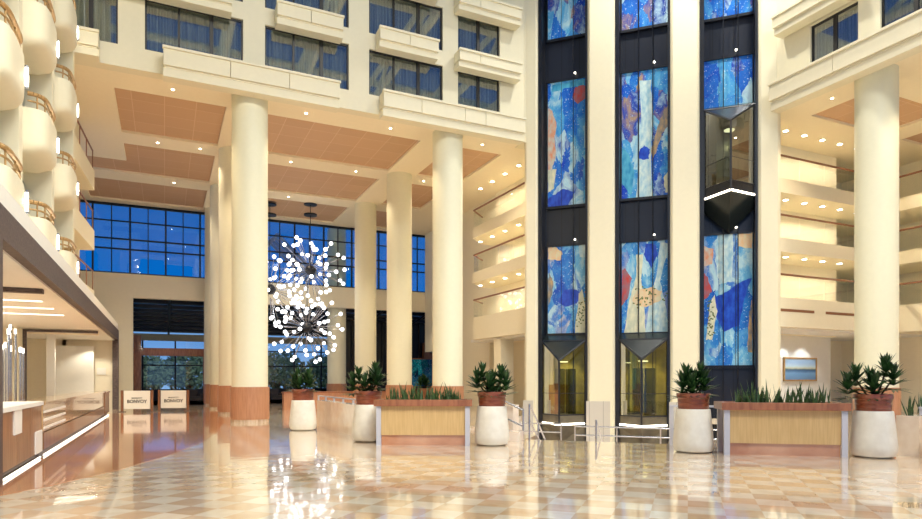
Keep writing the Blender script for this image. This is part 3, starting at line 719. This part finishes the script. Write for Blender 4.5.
for c,(x,y,z,zc) in ((c1,(0,0,.3,CZ-8.85)),(c2,(.0,0,.3,3.2)),(c3,(0,0,.3,CZ-7.6))):
    MB().tube((0,0,z),(0,0,zc),.025,6).build('cable', M['dark'], c)
    if c is not c2:
        MB().lathe([(.42,zc-.06),(.42,zc-.001)],seg=24).lathe([(.42,zc-.75),(.42,zc-.65)],seg=24).build('canopy', M['dark'], c)

# ------------------------------------------------------------------ PLANTERS
def leaf_faces(mb, base, d, L, wd, droop, rnd):
    d=Vector(d).normalized(); side=d.cross(Vector((0,0,1)))
    if side.length<.1: side=Vector((1,0,0))
    side.normalize(); base=Vector(base); prev=None; n=4
    for i in range(n+1):
        t=i/n; p=base+d*L*t+Vector((0,0,-droop*L*t*t)); w_=wd*math.sin(PI*min(.12+t*.88,1))**.7*(1 if t<1 else 0)+.001
        up=Vector((0,0,w_*.25))
        cur=(mb.bm.verts.new(p-side*w_+up), mb.bm.verts.new(p), mb.bm.verts.new(p+side*w_+up))
        if prev: mb.bm.faces.new((prev[0],prev[1],cur[1],cur[0])); mb.bm.faces.new((prev[1],prev[2],cur[2],cur[1]))
        prev=cur
def bush(x,y,z,label,heads,seed,scale=1,group='dracaena plants in the white urns'):
    rnd=random.Random(seed); o=thing('dracaena_plant',label,'plant',(x,y,z),0,group)
    st_=MB(); fo=MB()
    for hx,hy,hh in heads:
        st_.tube((hx*.3,hy*.3,-.02),(hx,hy,hh),.02,6)
        for lev in range(4):
            for k in range(15):
                ph=2*PI*(k+.5*lev)/15+rnd.uniform(-.15,.15); el=[1.2,.8,.45,.12][lev]+rnd.uniform(-.15,.15)
                d=(math.cos(ph)*math.cos(el),math.sin(ph)*math.cos(el),math.sin(el))
                leaf_faces(fo,(hx,hy,hh-.1*lev+.04),d,rnd.uniform(.3,.44)*scale,.032*scale,rnd.uniform(.0,.2),rnd)
    st_.build('stem', M['bark'], o); fo.build('foliage', M['leaf'], o)
def urn(x,y,label,plabel,seed,heads,S=1):
    o=thing('white_urn',label,'planter',(x,y,0),seed,'white tapered urns with terracotta collars')
    MB().lathe([(.34*S,0),(.42*S,.04),(.455*S,.14),(.46*S,.24),(.44*S,.45),(.41*S,.75),(.385*S,1.0),(.375*S,1.02),(.33*S,1.02),(.33*S,.9)],seg=44).build('body', M['pot'], o, smooth=True)
    MB().lathe([(.34*S,.95),(.345*S,1.06),(.355*S,1.07),(.345*S,1.08),(.35*S,1.16),(.36*S,1.17),(.35*S,1.18),(.355*S,1.26),(.375*S,1.28),(.382*S,1.37),(.375*S,1.39),(.34*S,1.39),(.33*S,1.33)],seg=44).build('collar', M['terra'], o, smooth=True)
    MB().lathe([(.31*S,1.3),(.31*S,1.345)],seg=30).build('soil', M['soil'], o)
    bush(x,y,1.34,plabel,heads,seed)
URN=[(4.26,21.67,'farthest left','white urn with terracotta collar farthest back, at the end of marble wall'),
     (4.79+.35,16.69+.3,'left of the left oak planter','white urn with terracotta collar touching the left side of left oak planter'),
     (7.48+.3,14.28+.35,'right of the left oak planter','white urn with terracotta collar standing right of the left oak planter'),
     (11.03+.3,10.81+.35,'left of the right oak planter','white urn with terracotta collar standing left of the right oak planter'),
     (13.91+.3,8.44+.3,'right of the right oak planter','white urn with terracotta collar nearest, right of the right oak planter')]
for i,(x,y,pl,l) in enumerate(URN):
    r=[(-.15,.1),(.1,-.05)]
    e=(R2,-R2)
    hd=[[(-.20,.32),(.22,.30)],[(-.30,.28),(.22,.42)],[(-.26,.36),(.26,.30)],[(-.16,.26),(.16,.32)],[(-.34,.26),(.24,.46)]][i]
    heads=[(e[0]*s_,e[1]*s_,h_+.12) for s_,h_ in hd]+[(.12,.14,.28),(-.14,-.12,.2)]+[(e[0]*s_*1.5-.05,e[1]*s_*1.5-.05,h_-.06) for s_,h_ in hd]
    urn(x,y,l,'dark green spiky dracaena in the urn %s'%pl,11+i,heads)

def oak_planter(s0,t0,s1,t1,label,plabel,seed,gr):
    a=Vector(st(s0,t0)); b=Vector(st(s1,t1)); d=b-a; L=d.length; rz=math.atan2(d.y,d.x); D=.85
    o=thing('oak_planter',label,'planter',(a.x,a.y,0),rz,'long oak planter boxes')
    MB().box(.12,L-.12,.05,D,.27,1.02).build('body', M['oak'], o)
    MB().box(.12,L-.12,.09,D-.04,0,.27).build('kick_panel', M['coppermirror'], o)
    MB().box(-.06,L+.06,-.04,.10,1.02,1.19).box(-.06,L+.06,D-.06,D+.08,1.02,1.19).box(-.06,.08,.10,D-.06,1.02,1.19).box(L-.08,L+.06,.10,D-.06,1.02,1.19).build('rim', M['cap'], o, bevel=.008)
    for x_ in (0,L-.12):
        for y_ in (0,D-.1): MB().box(x_,x_+.12,y_,y_+.1,0,1.02).build('post', M['steel2'], o)
    MB().box(.1,L-.1,.12,D-.08,1.03,1.08).build('soil', M['soil'], o)
    rnd=random.Random(seed); n=24
    for k in range(n):
        lx=.28+(L-.56)*(k+.5)/n; ly=.28+.34*((k*7)%5)/4; c,s_=math.cos(rz),math.sin(rz)
        clump(a.x+lx*c-ly*s_, a.y+lx*s_+ly*c, 1.08, plabel, rnd, gr)
def clump(x,y,z,label,rnd,gr):
    m=MB(); c=tag(None,None) if False else None
    for q in range(rnd.randint(6,8)):
        bx,by=rnd.uniform(-.09,.09),rnd.uniform(-.07,.07); L=rnd.uniform(.22,.5)*(1.35 if rnd.random()<.15 else 1)
        lean=Vector((rnd.uniform(-.3,.3),rnd.uniform(-.3,.3),1)).normalized(); ph=rnd.uniform(0,PI); sd=Vector((math.cos(ph),math.sin(ph),0))*.024
        base=Vector((bx,by,0)); prev=None
        for i,(t,w_) in enumerate(((0,.7),(.35,1.0),(.7,.7),(1,.02))):
            p=base+lean*L*t; nrm=Vector((-sd.y,sd.x,0))*.25
            cur=(m.bm.verts.new(p-sd*w_),m.bm.verts.new(p+nrm*w_),m.bm.verts.new(p+sd*w_))
            if prev: m.bm.faces.new((prev[0],prev[1],cur[1],cur[0])); m.bm.faces.new((prev[1],prev[2],cur[2],cur[1]))
            prev=cur
    o=m.build('snake_plant', M['leaf2']); o.location=(x,y,z); tag(o,label,'plant',gr)
oak_planter(-7.6,14.62,-5.3,15.34+.05,'long pale oak planter with copper rim on the left, between two urns','spiky snake plant in the left oak planter',3,'snake plants in the left oak planter')
oak_planter(.78,15.49,3.3,15.85,'long pale oak planter with copper rim on the right, between two urns','spiky snake plant in the right oak planter',4,'snake plants in the right oak planter')

# ------------------------------------------------------------------ LOW WALLS, RAILS
def lowwall(p,q,h,label,rail=True,th=.35,cap_rail=.18):
    p,q=Vector(p),Vector(q); d=q-p; L=d.length; rz=math.atan2(d.y,d.x)
    o=thing('low_marble_wall',label,'low wall',(p.x,p.y,0),rz,'low marble walls round the lift pit')
    MB().box(0,L,0,th,0,h).build('wall_body', M['marble'], o)
    if rail:
        MB().box(-.02,L+.02,.03,.09,h+cap_rail-.04,h+cap_rail).build('top_rail', M['steel2'], o)
        n=max(2,int(L/1.1))
        for k in range(n+1):
            x=L*k/n; MB().box(x-.03 if k else 0,x+.03 if k<n else L,.03,.09,h,h+cap_rail-.04).build('rail_post', M['steel2'], o)
    return o
lowwall((5.15,23.6),(5.15,17.6),.95,'low pink marble wall with steel rail between the two left urns')
lowwall(wing(2,5.15,17.3),wing(2,5.15,24),.95,'low pink marble wall with steel rail at the right edge',th=-.35)
lowwall(st(-5.9,17.9),st(-4.75,17.6),.98,'short low marble wall beside the head of the steps',rail=False)
o=thing('marble_block','low pink marble block at the left head of the steps','block',(*st(-5.0,17.0),0),-PI/4)
MB().box(0,.6,0,.55,0,.26).build('block_body', M['marble'], o)
for i in range(2): pass
def railing(pts,label,hs,post_h,name='steel_railing',mat_='steel',z0=0):
    o=thing(name,label,'railing',(pts[0][0],pts[0][1],pts[0][2]))
    P=[Vector(p)-Vector(pts[0]) for p in pts]
    for h in hs:
        MB().path([p+Vector((0,0,h)) for p in P],.028,8).build('rail', M[mat_], o, smooth=True)
    for p in P: MB().tube(p,p+Vector((0,0,post_h)),.03,8).build('post', M[mat_], o)
    return o
def s3(s,t,z): x,y=st(s,t); return (x,y,z)
railing([s3(-5.0,17.55,.27),s3(-4.42,17.5,.02)],'steel railing on the marble block left of the steps',(.35,.82),.84)
railing([s3(-4.3,17.75,-.1),s3(-4.3,18.9,-.72),s3(-4.3,19.85,-1.28)],'steel handrail sloping down the left side of the steps',(1.1,.65),1.1)
railing([s3(-2.45,18.1,-.4),s3(-2.45,19.9,-1.3)],'steel handrail sloping down the middle of the steps',(.95,),.95)
railing([s3(-3.9,23.2,-1.3),s3(-2.4,23.2,-1.3),s3(-.9,23.2,-1.3),s3(.6,23.2,-1.3),s3(2.6,23.2,-1.3)],'horizontal steel railing in front of the lifts at the lower level',(1.3,.98),1.3)
railing([s3(-6.6,24.2,-1.3),s3(-4.6,24.2,-1.3)],'short steel railing in front of the left lift at lower level',(1.3,.98),1.3)
gl=thing('glass_railing','glass guard with pale steel posts right of the steps','railing',(*st(-.45,17.3),0),-PI/4)
for x in (0,1.3): MB().box(x,x+.1,0,.08,0,1.0).build('post', M['steel2'], gl)
MB().box(.1,1.3,.03,.045,.08,.9).build('glass_panel', M['clear'], gl); MB().box(0,1.4,-.01,.09,1.0,1.05).build('top_rail', M['steel2'], gl)
gl=thing('glass_railing','glass guard with steel rail behind the right oak planter','railing',(*st(.95,19.1),0),-PI/4)
for x in (0,1.3,2.5): MB().box(x,x+.08,0,.08,0,1.0).build('post', M['steel2'], gl)
MB().box(.08,2.5,.03,.045,.08,.9).build('glass_panel', M['clear'], gl); MB().box(0,2.6,-.01,.09,1.0,1.05).build('top_rail', M['steel2'], gl)

# veneer counter and bush behind the left planters
o=thing('veneer_counter','long low veneer counter behind the urns and columns','counter',(6.2,37,0))
MB().box(0,8,0,.6,0,.95).build('counter_body', M['woodbase'], o); MB().box(-.05,8.05,-.05,.65,.95,1.02).build('counter_top', M['cap'], o)
bush(16.6,41.5,1.1,'dark bush in a copper box in front of the teal screen',[(-.25,0,.35),(.25,.1,.3),(0,-.1,.5)],31,1.6,'bushes in the background')
o=thing('copper_box_planter','small copper box planter in front of the teal screen','planter',(16.6,41.5,0)); MB().box(-.55,.55,-.35,.35,0,1.12).build('box_body', M['cap'], o)
bush(13.6,25.2,.85,'dark small bush behind the urn right of the left oak planter',[(-.15,0,.3),(.2,.1,.35)],32,1.2,'bushes in the background')
o=thing('copper_box_planter','small box planter just left of the lift tower','planter',(13.6,25.2,0)); MB().box(-.35,.35,-.3,.3,0,.87).build('box_body', M['cap'], o)
# right edge snake plants
rnd=random.Random(9)
for k in range(9):
    x,y=wing(2,5.75,17.9+.42*k); clump(x,y,.9,'spiky snake plant behind the marble wall at the right edge',rnd,'snake plants at the right edge')
o=thing('soil_trough','low planting trough behind the marble wall at the right edge','planter',(0,0,0)); m=MB(); m.wbox(2,5.52,6.0,17.8,21.5,0,.9); m.build('trough_body', M['marble'], o)

# ------------------------------------------------------------------ RECEPTION
o=thing('reception_desk','wood-panelled reception desk nearest the camera with a white notch','desk',(-2.42,12.5,0))
m=MB()
for k in range(3): m.box(-.7,0,.0+k*1.25+.01,1.25+k*1.25-.01,.16,1.16)
m.build('front_panel', M['deskwood'], o); MB().box(-.75,.04,-.02,3.78,1.16,1.24).build('desk_top', M['white'], o)
MB().box(.0,.02,.95,1.6,.72,1.16).build('white_inset', M['white'], o); MB().box(.0,.02,3.0,3.75,.16,.62).build('white_inset', M['white'], o)
MB().box(-.6,-.1,.0,3.7,.04,.16).build('kick', M['darkband'], o); MB().box(-.02,-.0,.0,3.7,.02,.05).build('light_strip', M['striplight'], o)
o=thing('reception_desk','long polished stone reception desk with a glowing base line','desk',(-2.42,16.6,0))
MB().box(-.7,-.02,0,15.5,.55,1.14).build('front_panel', M['deskstone'], o); MB().box(-.7,-.0,0,15.5,.16,.53).build('lower_panel', M['deskwood'], o)
MB().box(-.78,.03,-.02,15.55,1.14,1.21).build('desk_top', M['deskstone'], o); MB().box(-.02,0,0,15.4,.02,.05).build('light_strip', M['striplight'], o)
MB().box(-.6,-.1,0,15.4,.0,.15).build('kick', M['darkband'], o)
m=MB()
for z in (.6,.78,.96): m.box(-.02,.0,.1,3.4,z,z+.05)
m.build('inlay_band', M['white'], o)
o=thing('reception_desk','small wooden end section of the reception counter by the sign boards','desk',(-2.42,32.4,0))
MB().box(-.7,0,0,2.4,.16,1.1).build('front_panel', M['deskwood'], o); MB().box(-.75,.04,-.02,2.42,1.1,1.17).build('desk_top', M['deskwood'], o); MB().box(-.02,0,0,2.3,.02,.05).build('light_strip', M['striplight'], o); MB().box(-.6,-.1,0,2.3,.0,.15).build('kick', M['darkband'], o)
# screen of tubes
rnd=random.Random(5)
o=thing('tube_sculpture','row of grey vertical tubes with glowing tops behind the reception desk','sculpture',(-5.2,25.2,0))
for k in range(14):
    y=k*.42; x=rnd.uniform(-.25,.25); h=rnd.uniform(2.6,3.7)
    tb=MB().tube((x,y,0),(x,y,h),.06,10).build('tube', M['steel'], o, smooth=True)
    MB().tube((x,y,h+.005),(x,y,h+.2),.045,10).build('lit_tip', M['sconce'], tb)
for k,(y,x0,x1) in enumerate([(21.5,-8.5,-3.2),(23.6,-8.5,-3.2),(25.8,-8.5,-3.2),(34.5,-4.7,-2.9)]):
    lamp('AREA',((x0+x1)/2,y+.08,3.95),(190 if k<3 else 90),(1,.95,.80),size=(x1-x0,.16))
    l=MB().box(x0,x1,y,y+.16,3.955,3.966).build('cove_light', M['striplight']); tag(l,['ceiling light slot nearest in the reception ceiling','middle light slot in the reception ceiling','light slot just before the partition in the reception','light slot over the white niche behind reception'][k],'ceiling light','light slots in the reception ceiling')
for x,y in ((-5.5,15),(-5,19),(-5,23),(-5.5,28),(-4.2,31),(-4.0,37.5),(-3.6,40)):
    lamp('SPOT',(x,y,3.9),330,(1,.92,.74),.05,(x,y,0),122,.4)
o=MB().box(-3.5,-3.05,41.44,41.48,2.0,2.4).build('wall_notice', M['signboard']); tag(o,'small white notice on the wall behind the far reception desk','notice')

# sign boards
def textmesh(body,size,parent,loc,name,bold=0):
    c=bpy.data.curves.new(name,'FONT'); c.body=body; c.size=size; c.align_x='CENTER'; c.extrude=.003; c.offset=bold
    t=bpy.data.objects.new('tmp',c); COL.objects.link(t); bpy.context.view_layer.update()
    me=bpy.data.meshes.new_from_object(t.evaluated_get(bpy.context.evaluated_depsgraph_get())); bpy.data.objects.remove(t)
    me.materials.clear(); me.materials.append(M['ledtext'])
    o=bpy.data.objects.new(name,me); COL.objects.link(o); o.parent=parent; o.location=loc; o.rotation_euler=(PI/2,0,0); return o
for i,(x,y,l) in enumerate([(-1.32,37.6,'white sign board on posts, the left of the pair by reception'),(.45,38.0,'white sign board on posts, the right of the pair nearer the columns')]):
    o=thing('sign_board',l,'sign',(x,y,0),-math.radians(20),'pair of white sign boards')
    MB().box(-.67,.67,-.02,.02,.16,1.13).build('panel', M['signboard'], o)
    for sx_ in (-1,1):
        MB().box(sx_*.76-.05,sx_*.76+.05,-.05,.05,.03,1.15).build('post', M['brownrail'], o)
        MB().box(sx_*.76-.13,sx_*.76+.13,-.16,.16,0,.03).build('foot', M['darkband'], o)
    textmesh('MARRIOTT',.11,o,(0,-.026,.70),'small_lettering',.001); textmesh('BONVOY',.24,o,(0,-.026,.48),'large_lettering',.006)

m=MB(); m.box(13.2,24,51.0,51.1,0,7.0)
struct(m.build('wall_far_dark', M['shaft']))
wo=thing('window_%d'%nw,None,None,kind='structure'); nw+=1
m=MB()
for k in range(16): m.box(13.3+k*.66,13.38+k*.66,50.8,51.0,0,7)
m.build('window_frame', M['frame'], wo)
# lounge pieces in the far room
for x,y,l,mk in ((9.6,49.5,'pale armchair in the far lounge under the chandeliers','sofa'),(7.8,50.5,'dark armchair in the far lounge behind the urn','sofadark'),(4.9,49.5,'dark armchair at the left of the far lounge opening','sofadark'),(1.9,50.2,'dark lounge chair seen right of the sign boards','sofadark')):
    o=thing('armchair',l,'armchair',(x,y,0),.3)
    MB().box(-.4,.4,-.4,.4,.18,.5).build('seat', M[mk], o, bevel=.05); MB().box(-.45,.45,.3,.5,.3,1.0).build('backrest', M[mk], o, bevel=.05)
    for sx_ in (-1,1): MB().box(sx_*.45-.08,sx_*.45+.08,-.4,.4,.18,.7).build('armrest', M[mk], o, bevel=.04)
    for sx_ in (-.35,.35):
        for sy in (-.33,.33): MB().tube((sx_,sy,0),(sx_,sy,.18),.025,6).build('leg', M['dark'], o)
# trees outside
for i,(x,y,h,r) in enumerate([(-2,66,4.2,2.6),(2.4,68,4.6,2.9),(7,66,4.0,2.6),(11,69,4.6,3),(-6,70,5,3),(16,67,4.4,2.8)]):
    o=thing('tree','green tree outside the far windows, %s'%['behind the sign boards','behind the left portal','behind the farthest urn','behind the starburst chandelier','at far left','at far right'][i],'tree',(x,y,-.2),0,'trees outside the far windows')
    MB().tube((0,0,0),(0,0,h*.5),.18,8).build('trunk', M['bark'], o)
    m=MB(); rn=random.Random(i)
    for k in range(2200):
        d=Vector((rn.gauss(0,1),rn.gauss(0,1),rn.gauss(0,1))).normalized()*r*rn.random()**.33; p=Vector((d.x,d.y,h*.6+d.z*.75)); a_=Vector((rn.gauss(0,1),rn.gauss(0,1),rn.gauss(0,1))).normalized()*.22; b_=a_.orthogonal().normalized()*.13
        m.face([p-a_,p+b_,p+a_,p-b_])
    m.build('crown', M['tree'], o)
struct(MB().box(-40,50,57.1,110,-.4,-.2).build('ground', mat('lawn', lin(90,110,80), .9)))
# exterior gabled frame behind the glass
o=thing('gabled_canopy','dark gabled canopy frame outside the glass, left of the chandelier','canopy',(8.2,52,10.2))
for k in range(4):
    MB().tube((-3.2,k*1.2,0),(0,k*1.2,3.2),.14,6).tube((0,k*1.2,3.2),(3.2,k*1.2,0),.14,6).build('rafter', M['steel2'], o)
lamp('SPOT',(1,58,5.6),2500,(1,.95,.85),.1,(1,66,2),120); lamp('SPOT',(9,58,5.6),2500,(1,.95,.85),.1,(9,66,2),120)  # unseen spots added to brighten the trees
for x,y,z in ((0,48.5,6.3),(9,48.5,6.3),(17,44,6.8)): lamp('SPOT',(x,y,z),260,(1,.85,.6),.05,(x,y,0),110)

# atrium roof trusses carrying the floodlights
k=20
for i,x in enumerate(range(-8,34,6)):
    m=MB(); m.tube((x,-26,25.5),(x,26,25.5),.3,6).tube((x,-26,27.3),(x,26,27.3),.25,6)
    for j,y in enumerate(range(-26,26,4)): m.tube((x,y,25.5 if j%2 else 27.3),(x,y+4,27.3 if j%2 else 25.5),.17,6)
    struct(m.build('ceiling_truss', M['wall']))
for i,y in enumerate(range(-24,27,6)):
    m=MB(); m.tube((-8,y,27.4),(30,y,27.4),.3,6); struct(m.build('ceiling_purlin', M['wall']))
FL=[(1,1),(6,0),(12,0),(18,1),(17.5,20),(21,16),(9,-4),(2,-8),(16,-6)]
for i,(x,y) in enumerate(FL):
    lamp('SPOT',(x,y,24.6),8600,(1,.965,.85),.45,(x+(.5 if y<10 else -3),y+(4 if y<10 else -4),0),120,.6)
for x,y,tx,ty in ((6,-4,6,26),(0,-6,2,26),(12,-4,13,25),(14,-4,24,14),(13,-2,-3,19),(9,-3,-2,27)):  # the spots aimed at the left wall are added to brighten it
    lamp('SPOT',(x,y,24.0),(5200 if tx in (13,24) else 7600),(1,.965,.85),.5,(tx,ty,8),70,.7)
